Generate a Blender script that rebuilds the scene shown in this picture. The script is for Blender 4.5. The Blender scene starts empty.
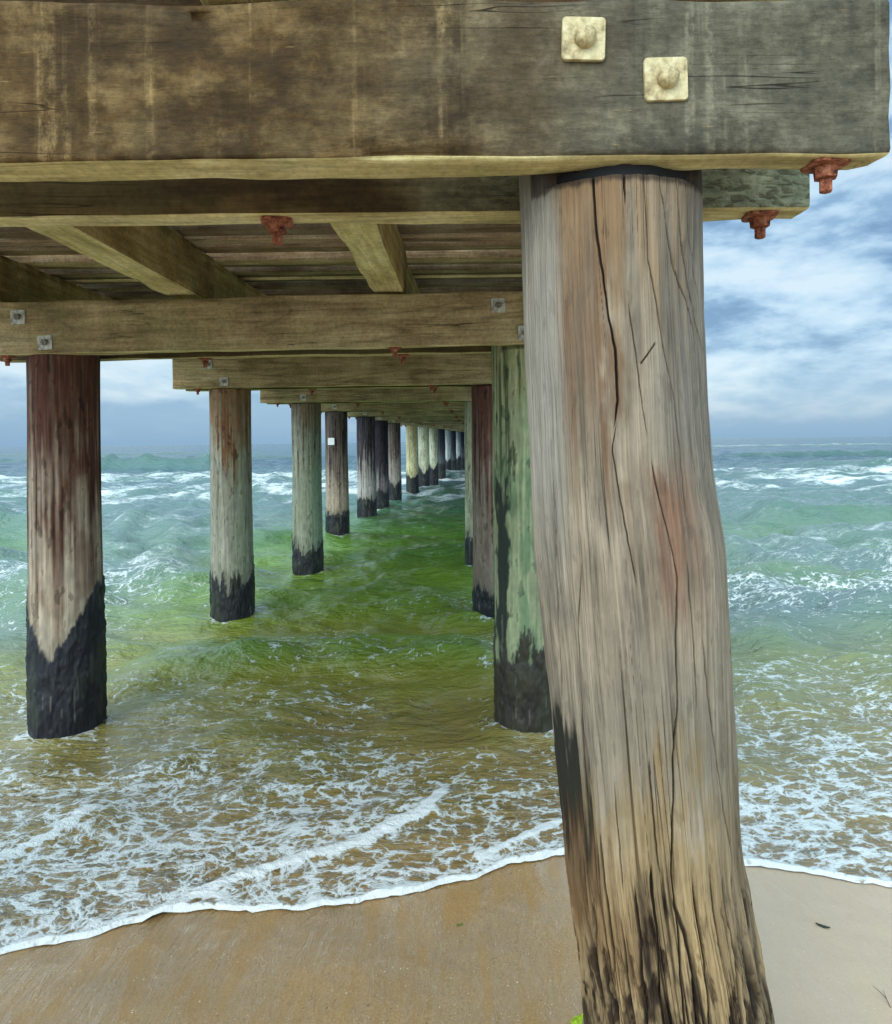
import bpy, bmesh, math, random
import numpy as np
from mathutils import Vector, Matrix

random.seed(7)
SC = bpy.context.scene
COL = SC.collection
R = math.radians

# ------------------------------------------------------------------ numerics
def _hash(ix, iy, iz, seed):
    h = (ix.astype(np.uint32) * np.uint32(374761393) + iy.astype(np.uint32) * np.uint32(668265263)
         + iz.astype(np.uint32) * np.uint32(2147483647) + np.uint32((seed * 974711 + 12345) & 0xffffffff))
    h = (h ^ (h >> np.uint32(13))) * np.uint32(1274126177)
    h = h ^ (h >> np.uint32(16))
    h = h * np.uint32(2246822519)
    return (h ^ (h >> np.uint32(15)))

_G = np.random.RandomState(3).normal(size=(256, 3)); _G /= np.linalg.norm(_G, axis=1)[:, None]

def perlin(x, y, z, seed=0):
    x, y, z = np.broadcast_arrays(x, y, z)
    xi, yi, zi = np.floor(x).astype(np.int64), np.floor(y).astype(np.int64), np.floor(z).astype(np.int64)
    xf, yf, zf = x - xi, y - yi, z - zi
    f = lambda t: t * t * t * (t * (t * 6 - 15) + 10)
    u, v, w = f(xf), f(yf), f(zf)
    out = 0
    for a in (0, 1):
        for b in (0, 1):
            for c in (0, 1):
                g = _G[_hash(xi + a, yi + b, zi + c, seed) & np.uint32(255)]
                d = g[..., 0] * (xf - a) + g[..., 1] * (yf - b) + g[..., 2] * (zf - c)
                out = out + d * (u if a else 1 - u) * (v if b else 1 - v) * (w if c else 1 - w)
    return out * 1.5

def fbm(x, y, z, octaves=4, seed=0, gain=.5):
    s, a, k = 0, 1.0, 1.0
    for i in range(octaves):
        s = s + a * perlin(x * k, y * k, z * k, seed + i * 17)
        a *= gain; k *= 2.03
    return s

def sstep(a, b, x):
    t = np.clip((x - a) / (b - a), 0, 1)
    return t * t * (3 - 2 * t)

def lin(r, g, b, k=1.0):
    f = lambda c: (c / 255 / 12.92 if c / 255 <= .04045 else ((c / 255 + .055) / 1.055) ** 2.4) * k
    return np.array([f(r), f(g), f(b)])

def mixc(c, col, m):
    return c + (np.asarray(col) - c) * m[..., None]

# ------------------------------------------------------------------ mesh / object helpers
def fast_mesh(name, V, F, smooth=True, attrs=None):
    """V (n,3), F (m,4) arrays."""
    me = bpy.data.meshes.new(name)
    V = np.ascontiguousarray(V, np.float32); F = np.ascontiguousarray(F, np.int32)
    me.vertices.add(len(V)); me.vertices.foreach_set('co', V.ravel())
    me.loops.add(F.size); me.loops.foreach_set('vertex_index', F.ravel())
    me.polygons.add(len(F))
    me.polygons.foreach_set('loop_start', np.arange(0, F.size, F.shape[1], dtype=np.int32))
    me.polygons.foreach_set('loop_total', np.full(len(F), F.shape[1], np.int32))
    me.polygons.foreach_set('use_smooth', np.full(len(F), smooth))
    for k, a in (attrs or {}).items():
        a = np.asarray(a, np.float32)
        if a.ndim == 2:
            at = me.attributes.new(k, 'FLOAT_COLOR', 'POINT')
            at.data.foreach_set('color', np.ascontiguousarray(np.concatenate([a, np.ones((len(a), 1), np.float32)], 1)).ravel())
        else:
            me.attributes.new(k, 'FLOAT', 'POINT').data.foreach_set('value', np.ascontiguousarray(a))
    me.update(calc_edges=True)
    return me

def grid_faces(nu, nv, wrap=False):
    """grid indexed [iu, iv]; u is the outer index"""
    iu = np.arange(nu if wrap else nu - 1); iv = np.arange(nv - 1)
    a, b = np.meshgrid(iu, iv, indexing='ij')
    a2 = (a + 1) % nu
    return np.stack([a * nv + b, a2 * nv + b, a2 * nv + b + 1, a * nv + b + 1], -1).reshape(-1, 4)

def link(name, me, mat=None, parent=None, loc=None, rot=None):
    o = bpy.data.objects.new(name, me); COL.objects.link(o)
    if mat is not None and me is not None and not me.materials:
        for m in (mat if isinstance(mat, (list, tuple)) else [mat]): me.materials.append(m)
    if parent is not None: o.parent = parent
    if loc is not None: o.location = loc
    if rot is not None: o.rotation_euler = rot
    return o

def tag(o, label=None, cat=None, group=None, kind=None):
    for k, v in (('label', label), ('category', cat), ('group', group), ('kind', kind)):
        if v: o[k] = v
    return o

# ------------------------------------------------------------------ node helper
class NT:
    def __init__(s, name, world=None):
        if world is None:
            s.m = bpy.data.materials.new(name); s.m.use_nodes = True; s.t = s.m.node_tree
        else:
            s.m = world; s.t = world.node_tree
        s.t.nodes.clear()
    def n(s, typ, ins=None, **kw):
        nd = s.t.nodes.new(typ)
        for k, v in kw.items(): setattr(nd, k, v)
        for k, v in (ins or {}).items():
            i = nd.inputs[k]
            if isinstance(v, bpy.types.NodeSocket): s.t.links.new(v, i)
            elif hasattr(v, 'outputs'): s.t.links.new(v.outputs[0], i)
            else: i.default_value = v
        return nd
    def math(s, op, a, b=0.0, c=0.0, clamp=False):
        return s.n('ShaderNodeMath', {0: a, 1: b, 2: c}, operation=op, use_clamp=clamp).outputs[0]
    def vmath(s, op, a, b=(0, 0, 0)):
        nd = s.n('ShaderNodeVectorMath', {0: a, 1: b}, operation=op)
        return nd.outputs['Value'] if op in ('DOT_PRODUCT', 'LENGTH') else nd.outputs[0]
    def mapping(s, v, scale=(1, 1, 1), loc=(0, 0, 0), rot=(0, 0, 0)):
        return s.n('ShaderNodeMapping', {'Vector': v, 'Scale': scale, 'Location': loc, 'Rotation': rot}).outputs[0]
    def noise(s, v, scale=5, detail=4, rough=.5, dist=0, out='Fac'):
        return s.n('ShaderNodeTexNoise', {'Vector': v, 'Scale': scale, 'Detail': detail, 'Roughness': rough, 'Distortion': dist}).outputs[0 if out == 'Fac' else 1]
    def ramp(s, f, stops, interp='LINEAR'):
        nd = s.n('ShaderNodeValToRGB', {'Fac': f}); cr = nd.color_ramp; cr.interpolation = interp
        while len(cr.elements) < len(stops): cr.elements.new(.5)
        for e, (p, c) in zip(cr.elements, stops):
            e.position = p; c = tuple(np.atleast_1d(c)); e.color = (*(c if len(c) == 3 else c * 3), 1)
        return nd.outputs[0]
    def sm(s, v, a, b, lo=0.0, hi=1.0):
        return s.n('ShaderNodeMapRange', {'Value': v, 'From Min': a, 'From Max': b, 'To Min': lo, 'To Max': hi}, interpolation_type='SMOOTHSTEP').outputs[0]
    def mix(s, f, a, b, blend='MIX'):
        nd = s.n('ShaderNodeMix', data_type='RGBA', blend_type=blend)
        for k, v in ((0, f), (6, a), (7, b)):
            if isinstance(v, bpy.types.NodeSocket): s.t.links.new(v, nd.inputs[k])
            else: nd.inputs[k].default_value = v if k == 0 else (*v, 1)
        return nd.outputs[2]
    def attr(s, name, out='Fac'):
        return s.n('ShaderNodeAttribute', attribute_name=name).outputs[out]
    def bump(s, h, strength=.5, dist=.01, normal=None):
        i = {'Height': h, 'Strength': strength, 'Distance': dist}
        if normal is not None: i['Normal'] = normal
        return s.n('ShaderNodeBump', i).outputs[0]
    def out(s, sh):
        s.n('ShaderNodeOutputMaterial', {'Surface': sh}); return s.m
    def pbr(s, col, rough=.8, normal=None, spec=.3, metal=0.0):
        i = {'Base Color': col if isinstance(col, bpy.types.NodeSocket) else (*col, 1), 'Roughness': rough, 'Specular IOR Level': spec, 'Metallic': metal}
        if normal is not None: i['Normal'] = normal
        return s.n('ShaderNodeBsdfPrincipled', i).outputs[0]

# ------------------------------------------------------------------ materials
def timber_mat(name, dark, mid, light, figure=.35, drips=0.0, algae=None, grain=30.0, bump=.35, grey=None, stain=.5, long_axis=0, saw=False, tone=False):
    t = NT(name)
    co = t.n('ShaderNodeTexCoord').outputs['Object']
    rnd = t.n('ShaderNodeObjectInfo').outputs['Random']
    off = t.n('ShaderNodeCombineXYZ', {0: t.math('MULTIPLY', rnd, 13.0), 1: t.math('MULTIPLY', rnd, 7.0), 2: t.math('MULTIPLY', rnd, 29.0)}).outputs[0]
    p = t.vmath('ADD', co, off)
    sc = lambda l, c: tuple(l if i == long_axis else c for i in range(3))
    g1 = t.noise(t.mapping(p, sc(4.0 if drips else 1.6, grain)), 1, 8, .66)
    g2 = t.noise(t.mapping(p, sc(30 if drips else 5, 140.)), 1, 4, .65)
    fg = t.noise(t.mapping(p, sc(.55, 4.2)), 1, 2, .5, .4)
    fig = t.math('POWER', t.math('ABSOLUTE', t.math('SINE', t.math('MULTIPLY', fg, 30.0))), .5)      # thin dark growth-ring lines
    mot = t.noise(p, 3.2, 6, .62)
    mot2 = t.noise(p, 13, 7, .72)
    mot3 = t.noise(p, 55, 5, .7)
    gw = .25 if drips else .55
    f = t.math('ADD', t.math('ADD', t.math('MULTIPLY', g1, gw), t.math('MULTIPLY', mot, .55)), t.math('MULTIPLY', mot2, .55 - gw))
    c = t.ramp(f, [(.33, dark), (.53, mid), (.76, light)] if drips else [(.34, dark), (.54, mid), (.74, light)])
    c = t.mix(t.math('MULTIPLY', t.math('SUBTRACT', 1.0, fig), figure), c, tuple(np.array(dark) * .55))
    st = t.sm(t.noise(t.mapping(p, sc(.8, 2.2)), 1.6, 6, .68), .5, .68)
    c = t.mix(t.math('MULTIPLY', st, stain), c, tuple(np.array(dark) * .6))
    gm = None
    if grey is not None:                                       # the weathered silver end of the baulk
        x = t.n('ShaderNodeSeparateXYZ', {0: co}).outputs[0]
        gm = t.sm(t.math('ADD', x, t.math('MULTIPLY', t.math('SUBTRACT', mot, .5), .9)), .75, 1.45)
        gc = t.ramp(t.math('ADD', t.math('MULTIPLY', mot2, .6), t.math('MULTIPLY', g1, .4)), [(.33, grey * .35), (.52, grey * .8), (.75, grey * 1.9)])
        c = t.mix(gm, c, gc)
    if drips:
        dn = t.noise(t.mapping(p, (15, 1, .30)), 1, 4, .6)
        dm = t.math('MULTIPLY', t.sm(dn, .555, .66), t.sm(t.noise(t.mapping(p, (30, 30, 17)), 1, 6, .8), .40, .60))
        blot = t.math('MULTIPLY', t.sm(t.noise(t.mapping(p, (5.5, 1, 2.6)), 1, 6, .7), .56, .7), t.sm(mot2, .38, .6))
        c = t.mix(t.math('MULTIPLY', t.math('MAXIMUM', dm, t.math('MULTIPLY', blot, .55)), drips), c, light if gm is None else t.mix(gm, light, tuple(np.array(grey) * 1.7)))
        dk = t.sm(t.noise(t.mapping(p, (7.5, 1, .3), (3.3, 0, 0)), 1, 5, .6), .56, .72)
        c = t.mix(t.math('MULTIPLY', dk, .6), c, tuple(np.array(dark) * .5))
        bl2 = t.sm(t.noise(t.mapping(p, (2.2, 1, 3.4), (5.1, 0, 2)), 1, 7, .7), .52, .62)
        c = t.mix(t.math('MULTIPLY', bl2, .45), c, tuple(np.array(dark) * .7))
        scr = t.sm(t.noise(t.mapping(p, (9, 9, 90), (0, 0, 0), (0, R(5), 0)), 1, 3, .6), .69, .74)
        c = t.mix(t.math('MULTIPLY', scr, .5), c, light)
    if algae is not None:
        am = t.sm(t.noise(p, 2.1, 6, .65), .47, .68)
        c = t.mix(t.math('MULTIPLY', am, .55), c, algae)
    c = t.mix(1.0, c, t.ramp(mot3, [(.32, .74), (.5, 1.0), (.68, 1.2)]), 'MULTIPLY')
    c = t.mix(1.0, c, t.ramp(g2, [(.34, .84), (.5, 1.0), (.66, 1.12)]), 'MULTIPLY')
    chk = t.noise(t.mapping(p, sc(.9, 24.)), 1, 2, .5, .3)
    ck = t.math('SUBTRACT', 1.0, t.sm(t.math('ABSOLUTE', t.math('SUBTRACT', chk, .5)), .0, .012))    # drying checks
    ckm = t.math('MULTIPLY', ck, t.sm(t.noise(t.mapping(p, sc(.7, 3.)), 2.3, 2), .55, .63))
    c = t.mix(t.math('MULTIPLY', ckm, .8), c, tuple(np.array(dark) * .25))
    h = t.math('ADD', t.math('ADD', t.math('MULTIPLY', g1, .6), t.math('MULTIPLY', g2, .35)), t.math('SUBTRACT', t.math('ADD', t.math('MULTIPLY', mot2, .5), t.math('MULTIPLY', mot3, .35)), t.math('MULTIPLY', ckm, 1.2)))
    if tone:
        tn = t.attr('tone')
        c = t.mix(1.0, c, t.n('ShaderNodeCombineXYZ', {0: tn, 1: tn, 2: tn}).outputs[0], 'MULTIPLY')
    if saw:                                                     # band-saw tear-out on the rough end
        xx = t.n('ShaderNodeSeparateXYZ', {0: co}).outputs[0]
        sw = t.noise(t.mapping(co, (26, 26, 62), (0, 0, 0), (0, R(28), 0)), 1, 3, .5, .6)
        sk = t.math('MULTIPLY', t.sm(sw, .42, .58), t.sm(xx, .9, 1.2))
        c = t.mix(t.math('MULTIPLY', t.math('SUBTRACT', 1.0, t.sm(sw, .40, .50)), t.math('MULTIPLY', t.sm(xx, .9, 1.2), .6)), c, tuple(np.array(dark)))
        h = t.math('ADD', h, t.math('MULTIPLY', sk, 2.0))
    return t.out(t.pbr(c, .85, t.bump(h, bump, .012), .2))

M = {}
M['front'] = timber_mat('stained_timber', lin(28, 19, 9), lin(78, 57, 28), lin(150, 124, 82), .2, .75, None, 22, .55, lin(96, 90, 74), .4)
M['beam'] = timber_mat('olive_timber', lin(88, 72, 46), lin(158, 136, 98), lin(198, 178, 136), .5, .0, lin(130, 122, 82), 26, .4, None, .35)
M['beamdark'] = timber_mat('dark_olive_timber', lin(46, 38, 26), lin(84, 70, 46), lin(130, 112, 76), .3, .0, lin(78, 74, 44), 26, .4, None, .5)
M['rear'] = timber_mat('saw_marked_timber', lin(46, 36, 22), lin(84, 66, 40), lin(130, 110, 72), .25, .0, lin(78, 74, 44), 26, .4, lin(150, 152, 124), .5, saw=True)
M['pale'] = timber_mat('pale_bounce_timber', lin(112, 94, 58), lin(204, 186, 132), lin(236, 222, 176), .4, .0, lin(178, 164, 112), 26, .5, None, .5)  # pale unstained undersides, lightened further in colour for bounce light from below
M['stringer'] = timber_mat('stringer_timber', lin(92, 74, 44), lin(150, 126, 78), lin(190, 168, 118), .2, .0, lin(92, 100, 62), 26, .45, None, .4, 1)
M['stringerbounce'] = timber_mat('pale_bounce_stringer_timber', lin(140, 120, 74), lin(212, 194, 136), lin(236, 222, 172), .3, .0, lin(186, 176, 112), 26, .4, None, .3, 1)  # stringer undersides, bounce light from below put into the colour
M['plank'] = timber_mat('deck_plank_timber', lin(96, 74, 52), lin(190, 160, 126), lin(234, 214, 180), .1, .0, None, 40, .5, None, .5, tone=True)

def pile_mat(name, fine=(60, 60, 3.0), bump=.5, contrast=.35):
    t = NT(name)
    co = t.n('ShaderNodeTexCoord').outputs['Object']
    col = t.attr('Col', 'Color')
    g = t.noise(t.mapping(co, fine), 1, 6, .62)
    g2 = t.noise(t.mapping(co, (150, 150, 7)), 1, 4, .6)
    m = t.noise(co, 22, 6, .65)
    f = t.math('ADD', t.math('MULTIPLY', g, .5), t.math('ADD', t.math('MULTIPLY', g2, .3), t.math('MULTIPLY', m, .2)))
    c = t.mix(1.0, col, t.ramp(f, [(.3, 1 - contrast), (.5, 1.0), (.7, 1 + contrast * .6)]), 'MULTIPLY')
    h = t.math('ADD', t.math('MULTIPLY', g, .6), t.math('ADD', t.math('MULTIPLY', g2, .5), t.math('MULTIPLY', m, .3)))
    wet = t.attr('wet')
    rough = t.math('SUBTRACT', .85, t.math('MULTIPLY', wet, .45))
    return t.out(t.pbr(c, rough, t.bump(h, bump, .008), .3))
M['hero'] = pile_mat('silver_pile_timber', (95, 95, 4.0), .8, .42)
M['pile'] = pile_mat('pile_timber', (45, 45, 2.4), .5, .4)

def rust_mat():
    t = NT('rusty_iron'); co = t.n('ShaderNodeTexCoord').outputs['Object']
    n = t.noise(co, 60, 6, .65)
    return t.out(t.pbr(t.ramp(n, [(.35, lin(60, 32, 24)), (.5, lin(138, 78, 54)), (.68, lin(176, 122, 94))]), .85, t.bump(n, .6, .004), .3))
def galv_mat(name, a, b, c):
    t = NT(name); co = t.n('ShaderNodeTexCoord').outputs['Object']
    n = t.noise(co, 80, 7, .7); n2 = t.noise(co, 22, 4)
    f = t.math('ADD', t.math('MULTIPLY', n, .6), t.math('MULTIPLY', n2, .4))
    return t.out(t.pbr(t.ramp(f, [(.36, a), (.5, b), (.66, c)]), .6, t.bump(n, .35, .003), .4, .15))
M['rust'] = rust_mat()
M['lichen'] = galv_mat('salt_crusted_steel', lin(116, 98, 66), lin(178, 160, 118), lin(204, 192, 154))
M['headsteel'] = galv_mat('dull_steel', lin(70, 60, 50), lin(116, 108, 96), lin(150, 146, 136))
M['galv'] = galv_mat('galvanised_steel', lin(110, 104, 92), lin(168, 164, 150), lin(204, 202, 192))
_t = NT('gap_shade_black'); M['gapshade'] = _t.out(_t.pbr(lin(22, 22, 24), .7))  # black of the strip that stands in for shade in the gap
_t = NT('white_enamel'); M['white'] = _t.out(_t.pbr((.8, .8, .78), .4))

# ------------------------------------------------------------------ pier lay-out (metres; camera at x=0,y=0)
BAY = 2.72
NROWS = 19
XL = [-2.40, -2.365, -2.25, -2.10, -2.17, -2.02, -2.03, -1.95, -1.62, -1.38, -1.16, -.93, -.72, -.50, -.28, -.05, .18, .42, .66]
def yrow(n): return 1.36 + BAY * n                      # front face of the row's first beam
def ypile(n): return yrow(n) + .207
_cy = np.array([ypile(n) for n in range(NROWS)])
_cx = np.array([-2.38, -2.36, -2.26, -2.2, -2.16, -2.1, -2.05, -1.95, -1.68, -1.40, -1.16, -.93, -.72, -.50, -.28, -.05, .18, .42, .66]) + 2.38
def cx(y): return float(np.interp(y, _cy, _cx))
ZB, HB, TB = 2.215, .30, .094                           # beam underside, height, thickness
ZS = 2.536                                              # stringer underside
ZD = 2.822                                              # deck underside
ORD = ['nearest', 'second', 'third', 'fourth', 'fifth', 'sixth', 'seventh', 'eighth', 'ninth', 'tenth', 'eleventh', 'twelfth', 'thirteenth',
       'fourteenth', 'fifteenth', 'sixteenth', 'seventeenth', 'eighteenth', 'nineteenth', 'twentieth']

# ------------------------------------------------------------------ timbers (rounded, slightly worn baulks)
def timber_mesh(name, L, T, H, seg=120, rad=.011, wear=.004, seed=0, axis=0, pale=True, skew=0.0):
    """origin in the middle of the body; long axis x (axis=0) or y (axis=1). Material slot 1 on the underside."""
    prof = []
    nr = 4
    w, h = T / 2 - rad, H / 2 - rad
    def edge(a, b, n): return [(a[0] + (b[0] - a[0]) * i / n, a[1] + (b[1] - a[1]) * i / n) for i in range(n)]
    cs = [(w, -h, -90), (w, h, 0), (-w, h, 90), (-w, -h, 180)]
    pts = []
    for i, (cxx, cyy, a0) in enumerate(cs):
        arc = [(cxx + rad * math.cos(R(a0 + 90 * k / nr)), cyy + rad * math.sin(R(a0 + 90 * k / nr))) for k in range(nr + 1)]
        pts += arc[:-1]
        nx = cs[(i + 1) % 4]
        st = (nx[0] + rad * math.cos(R(nx[2])), nx[1] + rad * math.sin(R(nx[2])))
        n = 10 if i in (0, 2) else 4
        pts += edge(arc[-1], st, n)
    P = np.array(pts); npf = len(P)
    xs = np.concatenate([[-L / 2, -L / 2 + .004], np.linspace(-L / 2 + .012, L / 2 - .012, seg), [L / 2 - .004, L / 2]])
    ins = np.ones(len(xs)); ins[0] = ins[-1] = .93
    X = xs[:, None] + 0 * P[None, :, 0]
    Y = P[None, :, 0] * np.where(ins < 1, 1 - .006 / T, 1)[:, None]; Z = P[None, :, 1] * np.where(ins < 1, 1 - .006 / H, 1)[:, None]
    # wear: arrises lose more, faces cup slightly
    n1 = fbm(X * 2.2, Y * 14 + seed * 3.1, Z * 9, 3, seed)
    corner = (np.abs(P[:, 0]) > T / 2 - rad * 1.05) & (np.abs(P[:, 1]) > H / 2 - rad * 1.05)
    k = wear * n1 * (1 + 1.2 * corner[None, :])
    nyv = np.sign(P[:, 0]) * (np.abs(P[:, 0]) > w); nzv = np.sign(P[:, 1]) * (np.abs(P[:, 1]) > h)
    Y = Y + k * nyv[None]; Z = Z + k * nzv[None]
    X = X - skew * (Y + T / 2) / T * (X > L / 2 - .03)
    V = np.stack([X, Y, Z], -1)
    if axis == 1: V = np.stack([-V[..., 1], V[..., 0], V[..., 2]], -1)
    nu = len(xs)
    Fq = grid_faces(nu, npf)
    a = np.arange(nu - 1)
    Fw = np.stack([a * npf + npf - 1, (a + 1) * npf + npf - 1, (a + 1) * npf, a * npf], -1)
    F = np.concatenate([Fq, Fw])
    V = V.reshape(-1, 3)
    c0, c1 = V[:npf].mean(0), V[-npf:].mean(0)
    Vall = np.concatenate([V, [c0, c1]])
    me = bpy.data.meshes.new(name)
    faces = [tuple(f) for f in F.tolist()]
    i0, i1 = len(V), len(V) + 1
    b = (nu - 1) * npf
    for j in range(npf):
        j2 = (j + 1) % npf
        faces.append((i0, j2, j)); faces.append((i1, b + j, b + j2))
    me.from_pydata(Vall.tolist(), [], faces)
    bm = bmesh.new(); bm.from_mesh(me); bm.verts.index_update(); bmesh.ops.recalc_face_normals(bm, faces=bm.faces[:])
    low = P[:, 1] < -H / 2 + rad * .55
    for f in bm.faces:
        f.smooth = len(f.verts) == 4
        if pale and len(f.verts) == 4 and all(low[v.index % npf] for v in f.verts): f.material_index = 1  # underside slot, bounce light painted into its colour
    bm.to_mesh(me); bm.free()
    return me

# ------------------------------------------------------------------ bolts
def plate_mesh(name, s, t, r=.008, n=4, domed=.0):
    bm = bmesh.new()
    vs = []
    for (sx, sy, a0) in ((1, 1, 0), (-1, 1, 90), (-1, -1, 180), (1, -1, 270)):
        for k in range(n + 1):
            a = R(a0 + 90 * k / n)
            vs.append(((s / 2 - r) * sx + r * math.cos(a), (s / 2 - r) * sy + r * math.sin(a)))
    rings = [[bm.verts.new((x * k, y * k, z)) for x, y in vs] for k, z in ((1, 0), (1, t * .75), (.97, t), (.55, t + domed))]
    for a, b in zip(rings, rings[1:]):
        for i in range(len(vs)):
            bm.faces.new((a[i], a[(i + 1) % len(vs)], b[(i + 1) % len(vs)], b[i]))
    bm.faces.new(rings[-1]); bm.faces.new(rings[0][::-1])
    me = bpy.data.meshes.new(name); bm.to_mesh(me); bm.free(); return me
def turned_mesh(name, prof, n=6, twist=0):
    bm = bmesh.new()
    rings = [[bm.verts.new((r * math.cos(2 * math.pi * i / n + twist), r * math.sin(2 * math.pi * i / n + twist), z)) for i in range(n)] for r, z in prof]
    for a, b in zip(rings, rings[1:]):
        for i in range(n): bm.faces.new((a[i], a[(i + 1) % n], b[(i + 1) % n], b[i]))
    bm.faces.new(rings[-1])
    me = bpy.data.meshes.new(name); bm.to_mesh(me); bm.free()
    for p in me.polygons: p.use_smooth = n > 8
    return me
ME_PLATE = plate_mesh('washer_plate', .082, .008, .008, 4)
ME_DOME = turned_mesh('bolt_head', [(.021, 0), (.021, .006), (.0195, .012), (.016, .0165), (.009, .019), (.003, .0195)], 20)
ME_HEX = turned_mesh('bolt_head', [(.019, 0), (.019, .013), (.016, .015)], 6)
ME_RPLATE = plate_mesh('washer_plate', .074, .007, .016, 5)
ME_NUT = turned_mesh('nut', [(.024, 0), (.024, .004), (.022, .022), (.0125, .024), (.0125, .047), (.01, .049)], 6, .3)
ME_NUT2 = ME_NUT

def front_bolt(beam, x, z, mat, dome=True, tilt=0.0):
    """square washer and bolt head on the front face of a beam (beam-local x, z)"""
    p = link('washer_plate', ME_PLATE if mat == 'lichen' else ME_PLATE_G, M[mat], beam, (x, -TB / 2 - .0005, z), (R(90), tilt, 0))
    b = link('bolt_head', ME_DOME if mat == 'lichen' else ME_HEX, M['lichen' if mat == 'lichen' else 'headsteel'], p, (0.002, .001, .0085), (0, 0, random.random()))
    return p
ME_PLATE_G = ME_PLATE.copy(); 
def under_bolt(beam, x, rot=0.0):
    p = link('washer_plate', ME_RPLATE, M['rust'], beam, (x, 0, -HB / 2 - .0005), (R(180), 0, rot))
    link('nut', ME_NUT, M['rust'], p, (0, 0, .0075), (0, 0, random.random()))
    return p

# ------------------------------------------------------------------ cross beams
BL = 3.66
ME_B0 = timber_mesh('cross_beam', BL, TB, HB, 420, .014, .006, 1, skew=.035)
ME_B0R = timber_mesh('cross_beam', BL, TB, HB, 260, .010, .003, 2)
ME_B1 = timber_mesh('cross_beam', BL, TB, HB, 260, .009, .003, 3)
ME_BX = timber_mesh('cross_beam', BL, TB, HB, 90, .009, .003, 4)
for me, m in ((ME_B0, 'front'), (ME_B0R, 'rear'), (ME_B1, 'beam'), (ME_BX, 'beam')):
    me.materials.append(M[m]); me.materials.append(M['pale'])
ME_BXR = ME_BX.copy(); ME_BXR.materials[0] = M['beamdark']
TILT = [.0008, -.0095, -.004, .002, 0, .003, -.003, .002, 0, 0, .002, -.002, 0, 0, 0, 0, 0, 0, 0]
for n in range(NROWS):
    y0 = yrow(n); xc = cx(y0) - 1.01
    if n == 0: lf, lr = 'dark stained timber crossbeam filling the top, two pale square bolt plates on it', 'olive crossbeam just behind the big stained beam, saw-marked grey-green end'
    elif n == 1: lf, lr = 'tan olive crossbeam with swirling grain on the reddish-brown pile', 'dark crossbeam close behind the tan grained beam of the second pile row'
    else:
        lf = f'front crossbeam on the {ORD[n]} pile row from the beach'
        lr = f'rear crossbeam on the {ORD[n]} pile row from the beach'
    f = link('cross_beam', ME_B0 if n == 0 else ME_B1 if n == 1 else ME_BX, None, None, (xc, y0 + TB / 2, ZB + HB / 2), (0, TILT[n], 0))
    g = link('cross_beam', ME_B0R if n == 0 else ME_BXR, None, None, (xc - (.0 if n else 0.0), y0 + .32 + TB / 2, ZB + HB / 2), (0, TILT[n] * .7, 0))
    tag(f, lf, 'beam', 'crossbeams of the pier', 'thing'); tag(g, lr, 'beam', 'crossbeams of the pier', 'thing')
    if n > 12: continue
    if n == 0:
        front_bolt(f, .238 - xc, 2.4346 - ZB - HB / 2, 'lichen', True, R(2)); front_bolt(f, .392 - xc, 2.357 - ZB - HB / 2, 'lichen', True, R(-1))
        under_bolt(f, .717 - xc, .1); under_bolt(g, .721 - xc, -.1); under_bolt(g, -.437 - xc, .2)
        under_bolt(g, -1.66 - xc, .2)
        continue
    for px in (XL[n], XL[n] + 2.72):
        front_bolt(f, px - .14 - xc, .07 + random.uniform(-.01, .01), 'galv', False, R(random.uniform(-3, 3)))
        front_bolt(f, px + .01 - xc, -.085 + random.uniform(-.01, .01), 'galv', False, R(random.uniform(-3, 3)))
    for sx in (-2.62, -.40, .72):
        under_bolt(f, cx(y0) + sx - xc, random.uniform(-.3, .3))
    for sx in (-2.52, -1.60, -.38, .72):
        under_bolt(g, cx(y0) + sx - xc, random.uniform(-.3, .3))

# ------------------------------------------------------------------ stringers (long timbers under the deck)
SX = [(-2.80, 'outer left'), (-1.60, 'left inner'), (-.415, 'middle'), (.74, 'right')]
def stringer(x0, y0, x1, y1, label, seed, w=.175, h=.284):
    L = math.hypot(x1 - x0, y1 - y0)
    me = timber_mesh('stringer', L, w, h, int(40 * L) if L < 5 else 60, .009, .004, seed, 1)
    me.materials.append(M['stringer']); me.materials.append(M['stringerbounce'])
    o = link('stringer', me, None, None, ((x0 + x1) / 2, (y0 + y1) / 2, ZS + h / 2 - .001), (0, 0, -math.atan2(x1 - x0, y1 - y0)))
    tag(o, label, 'beam', 'stringers under the pier deck', 'thing')
LB0 = ['dark stringer at the far left under the near deck', 'wide stringer with pale underside slanting left of middle under the near deck',
       'cracked pale stringer in the middle, running above the tan grained beam', 'stringer above the top of the big leaning pile']
for k, (sx, nm) in enumerate(SX):
    ye = yrow(1) + .33
    stringer(sx, yrow(0) + .005, sx + .005, ye, LB0[k], 11 + k)
    ends = [1, 4, 7, 10, 14, 18]
    for j in range(len(ends) - 1):
        ya = ye + .012 if j == 0 else yrow(ends[j]) + .2
        yb = yrow(ends[j + 1]) + .19
        dx = (-.03, .02, -.02, .02, 0)[j]
        stringer(cx(ya) + sx + dx, ya, cx(yb) + sx + dx, yb, f'{nm} stringer from the {ORD[ends[j]]} to the {ORD[ends[j + 1]]} pile row', 30 + 7 * k + j)

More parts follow.
